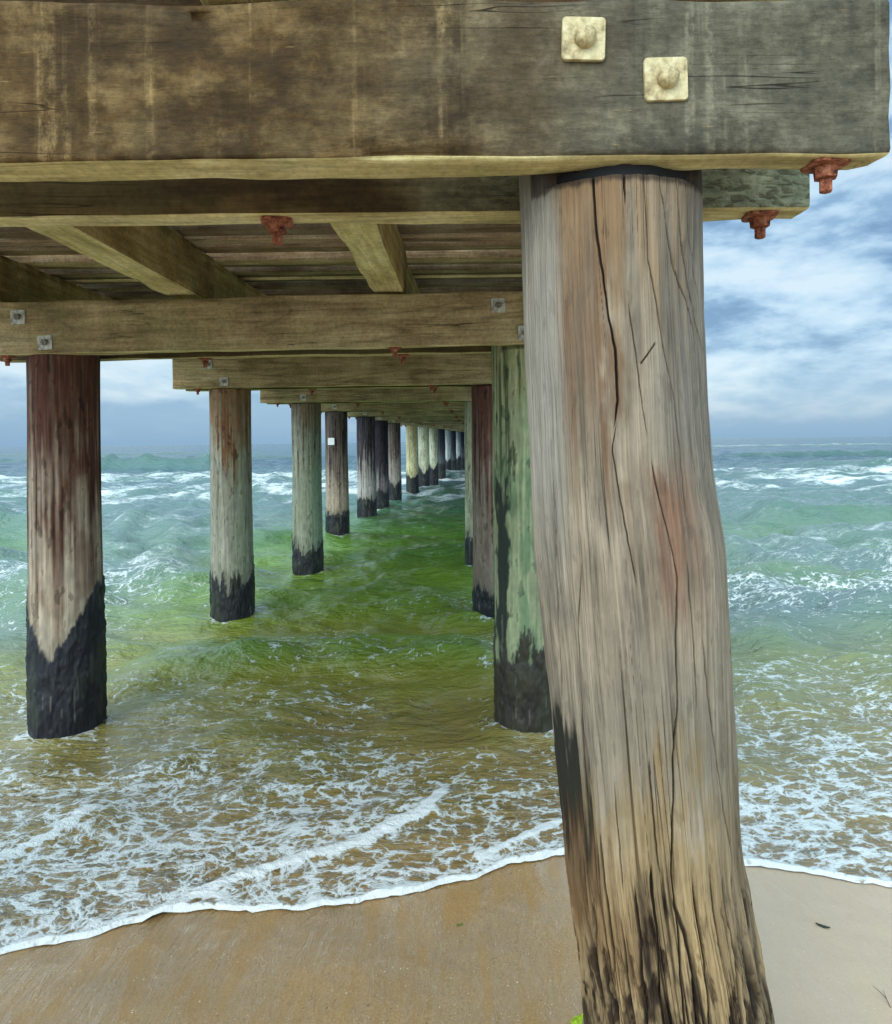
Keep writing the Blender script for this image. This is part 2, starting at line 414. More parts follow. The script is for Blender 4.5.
# ------------------------------------------------------------------ deck: planks laid across
def deck():
    rs = np.random.RandomState(5)
    V, F, tone, TN = [], [], [], []
    y = 1.30
    yend = yrow(NROWS - 1) + .5
    while y < yend:
        w = .098 + rs.uniform(-.02, .02)
        c = cx(y + w / 2)
        a, b = c - 2.93 + rs.uniform(-.03, .03), c + .92 + rs.uniform(-.03, .03)
        z0 = ZD + rs.choice([0, .012, .03, .042]) + rs.uniform(0, .006); tone.append(rs.choice([.4, .75, 1.0, 1.35, 1.6]) * rs.uniform(.85, 1.15)); z1 = ZD + .095 + rs.uniform(-.003, .003); e = .006
        nseg = 24 if y < 9 else 2
        sec = [(y + e, z0), (y + w - e, z0), (y + w, z0 + e), (y + w, z1 - e), (y + w - e, z1), (y + e, z1), (y, z1 - e), (y, z0 + e)]
        base = len(V)
        for i in range(nseg + 1):
            xx = a + (b - a) * i / nseg
            j = rs.uniform(-.0015, .0015, 8) if nseg > 2 else [0] * 8
            V += [(xx, sy + j[q], sz + j[(q + 3) % 8]) for q, (sy, sz) in enumerate(sec)]
        for i in range(nseg):
            for q in range(8):
                F.append((base + i * 8 + q, base + i * 8 + (q + 1) % 8, base + i * 8 + 8 + (q + 1) % 8, base + i * 8 + 8 + q))
        F.append(tuple(base + q for q in range(8))[::-1]); F.append(tuple(base + nseg * 8 + q for q in range(8)))
        TN += [tone[-1]] * (len(V) - base)
        y += w + rs.uniform(.012, .026)
    me = bpy.data.meshes.new('pier_deck'); me.from_pydata(V, [], F)
    me.attributes.new('tone', 'FLOAT', 'POINT').data.foreach_set('value', TN)
    bm = bmesh.new(); bm.from_mesh(me); bmesh.ops.recalc_face_normals(bm, faces=bm.faces[:]); bm.to_mesh(me); bm.free()
    o = link('pier_deck', me, M['plank'])
    tag(o, 'pier deck of weathered planks laid crosswise, seen from below between the stringers', 'deck', None, 'thing')
deck()

# ------------------------------------------------------------------ piles
def pile(n, x, y, r, style, label, nth=120, nz=220, zbot=-1.4, seed=0, lean=(0, 0), gap=.113):
    ztop = ZB + HB - .02
    zsh = ZB - .012
    zs = np.unique(np.concatenate([np.linspace(zbot, zsh, nz), [zsh + .0015, zsh + .02, ztop - .1, ztop]]))
    th = np.linspace(-math.pi, math.pi, nth, endpoint=False)
    TH, Z = np.meshgrid(th, zs, indexing='ij')
    sx, cy_ = np.sin(TH), np.cos(TH)
    rr = r * (1 + .03 * fbm(sx * 1.1, cy_ * 1.1, Z * .9, 2, seed) + .012 * fbm(sx * 6, cy_ * 6, Z * 1.6, 3, seed + 5))
    rr = rr * (1 + .035 * sstep(2.0, -.2, Z))
    streak = fbm(sx * 7, cy_ * 7, Z * .9, 4, seed + 9)
    fine = fbm(sx * 22, cy_ * 22, Z * 2.2, 3, seed + 13)
    blot = fbm(sx * 1.8, cy_ * 1.8, Z * 3.0, 5, seed + 21)
    blot2 = fbm(sx * 5, cy_ * 5, Z * 8.0, 4, seed + 27)
    col, tar = style(TH, Z, streak, fine, blot, blot2)
    # drying cracks
    crack = np.zeros_like(Z)
    rs = np.random.RandomState(seed + 1)
    for k in range(9):
        t0 = rs.uniform(-math.pi, math.pi); za = rs.uniform(.0, 2.2); zl = rs.uniform(.4, 1.3)
        tc = t0 + .12 * perlin(Z * 1.6, k * 7.7, seed, seed)
        d = np.abs((TH - tc + math.pi) % (2 * math.pi) - math.pi) * r
        crack = np.maximum(crack, sstep(.007, .001, d) * sstep(za - zl, za - zl + .2, Z) * sstep(za + .02, za - .2, Z))
    crack *= (1 - .9 * tar)
    rr = rr - .012 * crack + tar * (.004 + .006 * blot2 + .009 * np.clip(fbm(sx * 13, cy_ * 13, Z * 15, 2, seed + 31), 0, 1))
    col = mixc(col, np.array([.02, .016, .012]), crack * .8)
    X = rr * sx; Y = -rr * cy_
    up = Z > zsh + .001
    Y = np.where(up, np.clip(Y, -gap, gap), Y)
    V = np.stack([X, Y, Z], -1)
    nu, nv = V.shape[:2]
    F = grid_faces(nu, nv, True)
    Vf = V.reshape(-1, 3)
    me = fast_mesh('timber_pile', Vf, F, True, {'Col': np.clip(col, 0, 1).reshape(-1, 3), 'wet': tar.reshape(-1)})
    bm = bmesh.new(); bm.from_mesh(me); bm.verts.ensure_lookup_table()
    bm.faces.new([bm.verts[i * nv + nv - 1] for i in range(nu)])
    bmesh.ops.recalc_face_normals(bm, faces=bm.faces[:])
    bm.to_mesh(me); bm.free()
    o = link('timber_pile', me, M['pile'], None, (x, y, 0))
    tag(o, label, 'pile', 'piles carrying the pier', 'thing')
    return o

def make_style(pale, top, topz=(1.6, 2.3), topk=.8, streakc=None, streakk=.6, tarz=.5, v=0.0, v0=0.0, jag=.10, tarc=(.012, .012, .014), mid=None, green=None, hole=None):
    pale, top = np.asarray(pale), np.asarray(top)
    def st(TH, Z, s, f, b, b2):
        c = np.ones(Z.shape + (3,)) * pale
        c = c * (1 + .35 * b + .25 * f)[..., None]
        if mid is not None: c = mixc(c, np.asarray(mid), np.clip(sstep(-.25, .35, b + .5 * s), 0, 1) * .7)
        if green is not None:
            gcol, gk, th0, wd, z0, z1 = green
            g = np.exp(-((TH - th0) / wd) ** 2) * sstep(z0 - .3, z0, Z) * sstep(z1 + .3, z1, Z)
            c = mixc(c, np.asarray(gcol), np.clip(g * gk * sstep(-.5, .3, b + .4), 0, 1))
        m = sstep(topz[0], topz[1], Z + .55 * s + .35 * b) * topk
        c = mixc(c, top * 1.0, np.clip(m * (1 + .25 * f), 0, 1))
        if streakc is not None:
            k = sstep(.12, .42, s + .35 * b2) * sstep(.9, 1.6, Z + .3 * b) * streakk
            c = mixc(c, np.asarray(streakc), k)
        c = mixc(c, c * .3, sstep(.36, .54, b2 + .2 * s) * .75)
        c = c * (1 + .3 * b2)[..., None]
        if hole is not None:
            th0, wd, ztop, kk = hole
            hm = sstep(.0, .25, np.exp(-((TH - th0) / wd) ** 2) + .5 * b + .25 * b2 - .55) * sstep(ztop + .12, ztop - .12, Z + .2 * b2)
            c = mixc(c, np.array([.018, .024, .02]), hm * kk)
        d = np.abs((TH - v0 + math.pi) % (2 * math.pi) - math.pi)
        edge = tarz + v * np.clip(d / 1.1, 0, 1.2) + jag * (s * .45 + .6 * b2 + .3 * f + .8 * b)
        tar = sstep(edge + .012, edge - .012, Z)
        tc = np.asarray(tarc) * (1 + .8 * np.clip(b2 + .3, 0, 2))[..., None]
        tc = mixc(tc, np.array([.05, .055, .03]), sstep(.1, .5, b + .4 * b2) * .35 * sstep(.9, .3, Z))
        rim = sstep(.16, .0, np.abs(Z - edge) + .1 * b2) * (1 - tar)
        c = mixc(c, c * .55 + np.array([.01, .015, .005]), rim * .5)
        tc = mixc(tc, np.array([.16, .15, .12]), sstep(.62, .75, f + .4 * b2) * .55)          # barnacle specks
        c = mixc(c, tc, tar)
        return np.clip(c, .004, .9), tar
    return st

K = .85
styles_left = {
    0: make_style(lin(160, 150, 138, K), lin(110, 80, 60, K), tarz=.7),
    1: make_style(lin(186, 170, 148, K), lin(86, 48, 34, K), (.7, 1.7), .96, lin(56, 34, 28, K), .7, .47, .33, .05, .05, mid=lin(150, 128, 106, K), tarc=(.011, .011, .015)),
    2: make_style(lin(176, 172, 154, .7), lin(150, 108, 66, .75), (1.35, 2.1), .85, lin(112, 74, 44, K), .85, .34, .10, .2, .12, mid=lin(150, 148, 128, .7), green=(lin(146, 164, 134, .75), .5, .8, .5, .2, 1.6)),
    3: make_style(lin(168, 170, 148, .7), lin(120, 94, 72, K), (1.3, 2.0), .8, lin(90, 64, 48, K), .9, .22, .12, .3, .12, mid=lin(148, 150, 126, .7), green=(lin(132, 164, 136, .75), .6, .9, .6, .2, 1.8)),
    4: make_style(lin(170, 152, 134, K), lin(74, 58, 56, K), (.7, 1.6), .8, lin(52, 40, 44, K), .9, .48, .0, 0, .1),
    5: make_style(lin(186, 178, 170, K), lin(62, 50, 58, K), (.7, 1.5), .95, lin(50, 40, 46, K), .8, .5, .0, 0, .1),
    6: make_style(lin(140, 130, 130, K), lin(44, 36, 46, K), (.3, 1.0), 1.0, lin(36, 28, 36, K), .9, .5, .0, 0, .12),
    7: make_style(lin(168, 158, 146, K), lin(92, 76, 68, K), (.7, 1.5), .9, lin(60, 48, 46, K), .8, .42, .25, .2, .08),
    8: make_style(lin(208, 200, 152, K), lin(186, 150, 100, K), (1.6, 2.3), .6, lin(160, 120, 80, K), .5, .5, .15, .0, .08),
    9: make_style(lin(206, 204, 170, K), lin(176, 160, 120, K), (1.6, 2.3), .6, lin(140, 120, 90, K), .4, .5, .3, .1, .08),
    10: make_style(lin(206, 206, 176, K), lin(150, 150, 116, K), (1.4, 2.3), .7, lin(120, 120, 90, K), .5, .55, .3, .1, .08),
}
dark_style = make_style(lin(96, 100, 104, K), lin(40, 44, 52, K), (.6, 1.5), 1.0, lin(30, 34, 40, K), .9, .7, 0, 0, .1)
pale_style = make_style(lin(186, 192, 190, K), lin(150, 160, 160, K), (1.4, 2.2), .7, lin(120, 124, 124, K), .6, .7, .2, 0, .1)
LL = {0: 'pile under the left end of the nearest dark stained beam',
      1: 'thick reddish-brown pile at far left, pale middle, black tarred foot with V edge',
      2: 'pale grey-green pile with orange-brown streaks, second in the left row in the water',
      3: 'pale green pile with brown streaked top, third in the left row in the water',
      4: 'dark brown pile with a small white tag on it in left row',
      5: 'almost black pile with grey lower half and ragged foot in left row',
      6: 'narrow near-black pile half hidden behind the ragged dark pile',
      7: 'brown-grey pile with V-shaped black foot beside narrow black pile',
      8: 'pale yellow pile with black foot in the distant left row',
      9: 'pale pile just behind the yellow one, black V foot',
      10: 'last clear pale green-grey pile of the left row before the dark cluster'}
for n in range(NROWS):
    st = styles_left.get(n) or (dark_style if n % 2 else pale_style)
    lab = LL.get(n) or f"{'dark' if n % 2 else 'pale'} pile, {ORD[n]} from the beach in the left row, in the distant cluster"
    r = .2 if n == 0 else .194
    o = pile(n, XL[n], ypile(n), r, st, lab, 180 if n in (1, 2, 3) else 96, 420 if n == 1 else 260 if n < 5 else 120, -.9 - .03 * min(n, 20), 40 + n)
    if n == 4:
        w = link('tag_plate', plate_mesh('tag_plate', .12, .006, .012, 3), M['white'], o, (-.055, -.196, 1.70), (R(90), 0, R(-14)))
styles_right = {
    1: make_style(lin(176, 182, 140, .78), lin(164, 158, 106, .78), (1.6, 2.3), .75, lin(58, 76, 52, K), .8, .46, .0, .3, .2, tarc=(.026, .022, .016), mid=lin(104, 138, 100, .72), hole=(-.95, .42, 1.45, .95)),
    2: make_style(lin(150, 132, 116, K), lin(104, 62, 52, K), (1.0, 1.8), .9, lin(56, 34, 34, K), .7, .36, -.12, -.9, .16, mid=lin(120, 98, 84, K)),
    3: make_style(lin(190, 186, 156, K), lin(150, 140, 112, K), (1.8, 2.4), .5, lin(110, 100, 80, K), .4, .42, .0, 0, .12),
}
LR = {1: 'green algae-covered pile with dark patches, partly behind the big leaning pile',
      2: 'red-brown pile with black foot, partly behind the green pile',
      3: 'sliver of pale beige pile between the red-brown pile and open water'}
for n in range(1, NROWS):
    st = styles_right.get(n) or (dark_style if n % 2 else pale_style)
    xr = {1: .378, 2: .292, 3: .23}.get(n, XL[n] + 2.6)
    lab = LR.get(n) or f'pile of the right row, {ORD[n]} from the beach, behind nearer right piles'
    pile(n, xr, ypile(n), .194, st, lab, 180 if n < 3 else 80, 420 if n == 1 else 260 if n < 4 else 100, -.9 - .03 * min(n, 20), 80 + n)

# the big leaning pile in front
def hero():
    prof = np.array([(2.6, .322, .2), (2.23, 0.328, 0.2), (1.97, 0.332, 0.197), (1.72, 0.339, 0.196), (1.60, .345, .199), (1.469, 0.360, 0.209), (1.36, .368, .2075), (1.261, 0.374, 0.204), (1.052, 0.386, 0.199),
                     (0.802, 0.402, 0.195), (0.614, 0.43, 0.201), (0.479, 0.452, 0.206), (.1, .50, .215), (-.6, .58, .22)])[::-1] * np.array([1, 1, .955]) - np.array([0, .004, 0])
    cracks = {
        'a': (4.5, 1.0, [(-.36, 2.173), (-.34, 2.082), (-.27, 1.966), (-.19, 1.85), (-.18, 1.755), (-.25, 1.698)]),
        'b': (5.0, 1.0, [(-.04, 2.19), (-.04, 2.124)]),
        'c': (3.0, .8, [(.34, 2.167), (.4, 2.111), (.5, 2.007), (.72, 1.933), (.82, 1.856)]),
        'd': (3.5, .9, [(.53, 2.176), (.6, 2.068), (.78, 1.935), (.96, 1.858), (.96, 1.757), (.93, 1.616)]),
        'e': (2.2, .6, [(-.19, 1.717), (-.26, 1.66), (-.23, 1.564), (-.19, 1.449), (-.15, 1.392)]),
        'f': (4.0, 1.0, [(.12, 1.64), (.17, 1.563), (.23, 1.467), (.26, 1.41), (.2, 1.296), (.18, 1.181), (.09, 1.068), (.04, .954), (-.02, .84), (-.01, .764), (-.07, .649), (-.12, .553), (-.15, .3)]),
        'g': (3.2, .9, [(-1.0, 1.619), (-1.08, 1.434), (-1.15, 1.266), (-1.24, 1.073)]),
        'h': (2.5, .7, [(-.69, 1.443), (-.83, 1.281), (-.88, 1.118), (-.8, .95)]),
        'i': (3.8, .9, [(.5, 1.289), (.57, 1.131), (.71, .967), (.8, .841), (.69, .692), (.57, .546), (.5, .3)]),
        'j': (3.2, .8, [(1.08, 1.553), (1.11, 1.346), (1.15, 1.179), (1.3, .908), (1.3, .74), (1.24, .609)]),
        'k': (2.8, .7, [(.7, 2.183), (.75, 2.072), (.93, 1.958), (1.02, 1.798), (.82, 1.597), (.85, 1.436)]),
        'l': (2.2, .6, [(.16, 2.164), (.19, 2.021), (.3, 1.888), (.44, 1.755), (.47, 1.639), (.46, 1.484)]),
        'm': (2.2, .5, [(-.03, 1.945), (.05, 1.792), (.12, 1.678)]),
        'n': (2.4, .6, [(.39, 1.446), (.41, 1.292), (.39, 1.138)]),
        'o': (2.6, .6, [(-.16, 1.068), (-.16, .915), (-.13, .82)]),
        'p': (2.6, .6, [(-.53, 1.019), (-.53, .883), (-.53, .785)]),
        'q1': (6, 1, [(-.75, .9), (-.74, .77), (-.76, .649), (-.83, .503), (-.83, .2)]),
        'q2': (7, 1, [(-.41, .81), (-.43, .714), (-.48, .634), (-.5, .535), (-.52, .2)]),
        'q3': (6, 1, [(-.22, .86), (-.25, .722), (-.33, .603), (-.35, .2)]),
        'q4': (6, 1, [(.2, .83), (.2, .703), (.12, .553), (.1, .2)]),
        'q5': (5, 1, [(.39, .85), (.39, .695), (.36, .543), (.3, .2)]),
        'q6': (6, 1, [(.56, .82), (.55, .664), (.5, .527)]),
        'q7': (5, 1, [(-1.04, .9), (-.99, .705), (-1.11, .465), (-1.1, .2)]),
        'q8': (6, 1, [(.96, .8), (.99, .6), (.98, .48), (.95, .2)]),
        'q9': (9, 1, [(-.06, .80), (.04, .726), (.06, .649), (.0, .554), (-.02, .2)]),
        'q10': (4, 1, [(-.6, .74), (-.63, .6), (-.66, .3)]),
        'q11': (4, 1, [(.76, .78), (.8, .6), (.75, .3)]),
    }
    # dense angular sampling on the seaward... facing half, coarser behind
    nf, nb = 900, 120
    th = np.concatenate([np.linspace(-1.75, 1.75, nf, endpoint=False), np.linspace(1.75, 2 * math.pi - 1.75, nb, endpoint=False)])
    zsh = 2.186
    zs = np.unique(np.concatenate([np.linspace(-.5, .3, 60), np.linspace(.3, zsh, 760), [zsh + .002, zsh + .02, 2.4, 2.5]]))
    TH, Z = np.meshgrid(th, zs, indexing='ij')
    THw = (TH + math.pi) % (2 * math.pi) - math.pi
    sx, cc = np.sin(TH), np.cos(TH)
    xc = np.interp(Z, prof[:, 0], prof[:, 1]); r0 = np.interp(Z, prof[:, 0], prof[:, 2])
    # smooth the piecewise profile
    zz = np.linspace(-.6, 2.6, 321); kern = np.hanning(19); kern /= kern.sum()
    sm = lambda v: np.interp(zz, prof[:, 0], v)
    pad = lambda a: np.concatenate([np.full(9, a[0]), a, np.full(9, a[-1])])
    xcs = np.convolve(pad(sm(prof[:, 1])), kern, 'valid'); rs_ = np.convolve(pad(sm(prof[:, 2])), kern, 'valid')
    xc = np.interp(Z, zz, xcs); r0 = np.interp(Z, zz, rs_)
    low = sstep(.98, .55, Z)
    warp = .10 * perlin(sx * 1.5, cc * 1.5, Z * 1.8, 3)
    strk = fbm(sx * 9 + warp * 8, cc * 9, Z * .8, 4, 11)
    fine = fbm(sx * 34 + warp * 30, cc * 34, Z * 1.6, 4, 15)
    big = fbm(sx * 1.2, cc * 1.2, Z * 1.6, 3, 19)
    blot = fbm(sx * 3, cc * 3, Z * 5, 5, 23)
    spk = fbm(sx * 9, cc * 9, Z * 11, 4, 27)
    rr = r0 * (1 + .028 * big) + .0026 * strk + .0012 * fine + .004 * fbm(sx * 2.5, cc * 2.5, Z * 2.2, 3, 59)
    crack = np.zeros_like(Z); deep = np.zeros_like(Z)
    for i, (w, k, pts) in enumerate(cracks.values()):
        p = np.array(pts)[::-1]
        tc = np.interp(Z, p[:, 0 + 1], p[:, 0]) + .012 * perlin(Z * 14, i * 3.3, 0.5, 31) + .006 * perlin(Z * 45, i * 5.3, .5, 33)
        ww = w * .001 * .45 * (1 + .5 * perlin(Z * 7, i * 1.7, .2, 35))
        lo, hi = p[0, 1], p[-1, 1]
        ends = sstep(lo - .005, lo + .05, Z) * sstep(hi + .012, hi - .06, Z)
        if hi > 2.15: ends = sstep(lo - .005, lo + .05, Z) * (Z < zsh + .001)
        d = np.abs((TH - tc + math.pi) % (2 * math.pi) - math.pi) * r0
        ww = np.maximum(ww * (.35 + .65 * ends), .0004)
        c = sstep(ww * 1.5, ww * .45, d) * (ends > .02) * np.clip(ends * 1.6, 0, 1) * k
        crack = np.maximum(crack, c)
        deep = np.maximum(deep, sstep(.018, 0, d) * ends * k * .5)
    # slash mark
    s0 = np.array([.08, 1.825]); s1 = np.array([.23, 1.862])
    dv = s1 - s0; tt = np.clip(((TH - s0[0]) * dv[0] + (Z - s0[1]) * dv[1] * 25) / (dv[0] ** 2 + dv[1] ** 2 * 25), 0, 1)
    dd = np.hypot((TH - s0[0] - tt * dv[0]) * .2, Z - s0[1] - tt * dv[1])
    crack = np.maximum(crack, sstep(.002, .0006, dd) * .75)
    # natural fine checks everywhere, strong splits toward the worn foot
    chk = perlin(sx * 13 + warp * 14, cc * 13, Z * .55, 41)
    chk2 = perlin(sx * 27 + warp * 20, cc * 27, Z * 1.2, 43)
    thin = sstep(.035, .0, np.abs(chk)) * sstep(.05, .3, perlin(sx * 4, cc * 4, Z * 1.5, 45))
    crack = np.maximum(crack, thin * .45)
    foot = sstep(.06, .0, np.abs(chk2)) * sstep(.88, .55, Z + .18 * blot) * .85
    foot2 = sstep(.10, .0, np.abs(chk)) * sstep(.9, .6, Z + .15 * blot)
    crack = np.maximum(crack, np.maximum(foot, foot2))
    rough_foot = sstep(.92, .5, Z + .12 * spk)
    rr = rr - .013 * crack - .004 * deep + rough_foot * (.007 * fbm(sx * 16, cc * 16, Z * 6, 3, 51) + .006 * strk) - .012 * rough_foot * sstep(.25, .5, spk)
    # colours: real stains and weathering of the trunk
    c = np.ones(Z.shape + (3,)) * lin(176, 160, 140)
    c = c * (1 + .16 * strk + .2 * fine + .40 * blot + .16 * spk + .22 * fbm(sx * 2, cc * 2, Z * 2.2, 4, 58))[..., None]
    u = np.sin(np.clip(THw, -1.57, 1.57))
    side = sstep(-.62, -.84, u + .06 * big) * sstep(1.2, 1.7, Z)
    brown = sstep(-.85, -.65, u + .1 * strk) * sstep(.02, -.30, u + .35 * blot - (Z - 2.0) * .25) * sstep(1.45, 1.75, Z + .25 * strk)
    c = mixc(c, lin(138, 104, 76), np.clip(brown * (.85 + .35 * strk + .3 * blot), 0, 1))
    tan_top = sstep(1.85, 2.1, Z + .2 * strk) * sstep(-.9, -.6, u) * .6 * sstep(.85, .5, u)
    c = mixc(c, lin(176, 142, 104), tan_top)
    grey = sstep(.1, .5, u + .2 * blot) * sstep(1.3, 1.7, Z) * .7
    c = mixc(c, lin(140, 134, 126) * (1 + .3 * strk[..., None]), grey * (1 - tan_top))
    red = np.exp(-(np.abs(THw - .24) / .34) ** 3) * np.exp(-(np.abs(Z - 1.50) / .17) ** 3) * sstep(1.68, 1.60, Z + .06 * strk + .04 * blot)
    c = mixc(c, lin(156, 120, 98) * (1 + .25 * strk)[..., None], np.clip(red * (.75 + .9 * blot + .5 * strk), 0, 1))
    c = mixc(c, lin(186, 180, 170), side * .85)
    band = sstep(1.45, 1.1, Z) * sstep(.85, 1.05, Z)
    c = mixc(c, lin(150, 140, 124) * (1 + .35 * strk[..., None]), band * .5)
    tan = sstep(1.12, .92, Z + .16 * blot + .1 * strk + .1 * np.abs(u)) * (1 - .6 * sstep(.35, .8, u + .2 * strk))
    c = mixc(c, lin(182, 155, 114) * (1 + .2 * strk + .25 * blot + .15 * fine)[..., None], np.clip(tan, 0, 1) * .9)
    lowgrey = sstep(.5, .85, u + .25 * strk) * sstep(1.1, .9, Z)
    c = mixc(c, lin(128, 112, 86), lowgrey * .6)
    pale_low = sstep(.84, .74, Z) * sstep(.1, .4, strk) * .5
    c = mixc(c, lin(214, 182, 132), pale_low)
    darkfoot = sstep(.80, .56, Z + .22 * blot + .12 * strk) * sstep(-.05, .35, spk + .4 * blot + sstep(.7, .5, Z) * .25)
    c = mixc(c, lin(62, 44, 30), np.clip(darkfoot, 0, 1) * .92)
    blk = sstep(-.76, -.86, u + .10 * strk - .25 * np.clip(1.08 - Z, 0, .3) + .04 * spk) * sstep(1.10, 1.04, Z + .1 * blot + .05 * strk) * sstep(.80, .86, Z + .08 * strk)
    c = mixc(c, lin(30, 32, 22), blk * .95)
    rst = sstep(-.55, -.78, u + .18 * strk + .1 * blot) * sstep(.90, .83, Z + .1 * strk) * sstep(.68, .76, Z + .1 * blot)
    c = mixc(c, lin(100, 68, 40), rst * .65)
    rst2 = sstep(-.2, -.6, u + .3 * blot) * sstep(.8, .7, Z) * sstep(.55, .68, Z + .1 * strk)
    c = mixc(c, lin(140, 98, 56), rst2 * .4)
    c = mixc(c, c * .5, sstep(.5, .62, spk) * .4)
    c = c * .50 * np.array([1.0, .965, .91]) * (1 + .16 * fbm(sx * 60 + warp * 40, cc * 60, Z * 3.5, 3, 57))[..., None]
    c = mixc(c, lin(30, 22, 17), np.clip(crack, 0, 1) * .93)
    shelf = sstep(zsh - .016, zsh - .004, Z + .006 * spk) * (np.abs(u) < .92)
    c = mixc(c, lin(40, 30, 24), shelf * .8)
    X = xc + rr * sx; Y = -rr * cc
    gy = .112
    up = Z > zsh + .001
    Y = np.where(up, np.clip(Y, -gy, gy), Y)
    V = np.stack([X, Y, Z], -1)
    nu, nv = V.shape[:2]
    me = fast_mesh('timber_pile', V.reshape(-1, 3), grid_faces(nu, nv, True)[:, ::1], True, {'Col': np.clip(c, .004, .9).reshape(-1, 3), 'wet': np.zeros(nu * nv)})
    o = link('timber_pile', me, M['hero'], None, (0, 1.567, 0))
    tag(o, 'big leaning silver-grey split pile in the foreground standing on the sand', 'pile', 'piles carrying the pier')
    # black strip painting the shade of the open gap under the beam
    bm = bmesh.new()
    n = 40; ring = []
    for k in range(n + 1):
        a = -1.02 + 2.04 * k / n
        ring.append((.328 + .172 * math.sin(a), 1.567 - .172 * math.cos(a)))
    lo = [bm.verts.new((x, y, zsh + .003 + .002 * math.sin(k * 1.3))) for k, (x, y) in enumerate(ring)]
    hi = [bm.verts.new((x, y, ZB - .004 - .003 * math.sin(k * .9))) for k, (x, y) in enumerate(ring)]
    for k in range(n): bm.faces.new((lo[k], lo[k + 1], hi[k + 1], hi[k]))
    bm.faces.new(lo[::-1]); bm.faces.new(hi)
    bmesh.ops.recalc_face_normals(bm, faces=bm.faces[:])
    me2 = bpy.data.meshes.new('gap_shade_strip'); bm.to_mesh(me2); bm.free()
    s = link('gap_shade_strip', me2, M['gapshade'], o, (0, -1.567, 0))
hero()

# ------------------------------------------------------------------ shore: sand sheet and sea
EDGE = np.array([(-40, 2.5), (-9, 2.35), (-5, 2.62), (-3.4, 2.2), (-2.3, 2.45), (-1.548, 2.38), (-1.403, 2.415), (-1.263, 2.471), (-1.152, 2.53), (-1.07, 2.578), (-.942, 2.586), (-.817, 2.583),
                 (-.604, 2.59), (-.358, 2.642), (-.214, 2.68), (-.066, 2.725), (.049, 2.779), (.169, 2.842), (.356, 2.914), (.6, 2.93), (.932, 2.88),
                 (1.094, 2.836), (1.284, 2.78), (1.472, 2.705), (1.584, 2.68), (2.2, 2.5), (3.2, 2.75), (5, 2.4), (8, 2.7), (40, 2.5)])
def edge_y(x):
    xi = np.interp(x, EDGE[:, 0], EDGE[:, 1])
    w = .022 * perlin(x * 6, 0.3, .7, 61) + .012 * perlin(x * 17, 1.3, .7, 62) + .006 * perlin(x * 44, 1.3, .7, 63)
    return xi + w
SLOPE = .07
def sand_z(x, y):
    s = y - np.interp(x, EDGE[:, 0], EDGE[:, 1]) * np.exp(-np.clip(np.abs(y - 2.6), 0, 50) / 3) - 2.6 * (1 - np.exp(-np.clip(np.abs(y - 2.6), 0, 50) / 3))
    z = -SLOPE * s
    z = np.where(s > 0, np.maximum(z, -2.2), np.minimum(z, 1.2 + .012 * np.clip(-s, 0, 80)))
    z = z + np.where(s < 0, .004 * fbm(x * 2.2 + y, y * 3, 0.2, 3, 66) + .0016 * fbm(x * 14 + y * 9, y * 9, .2, 3, 67), 0)
    return z - .004

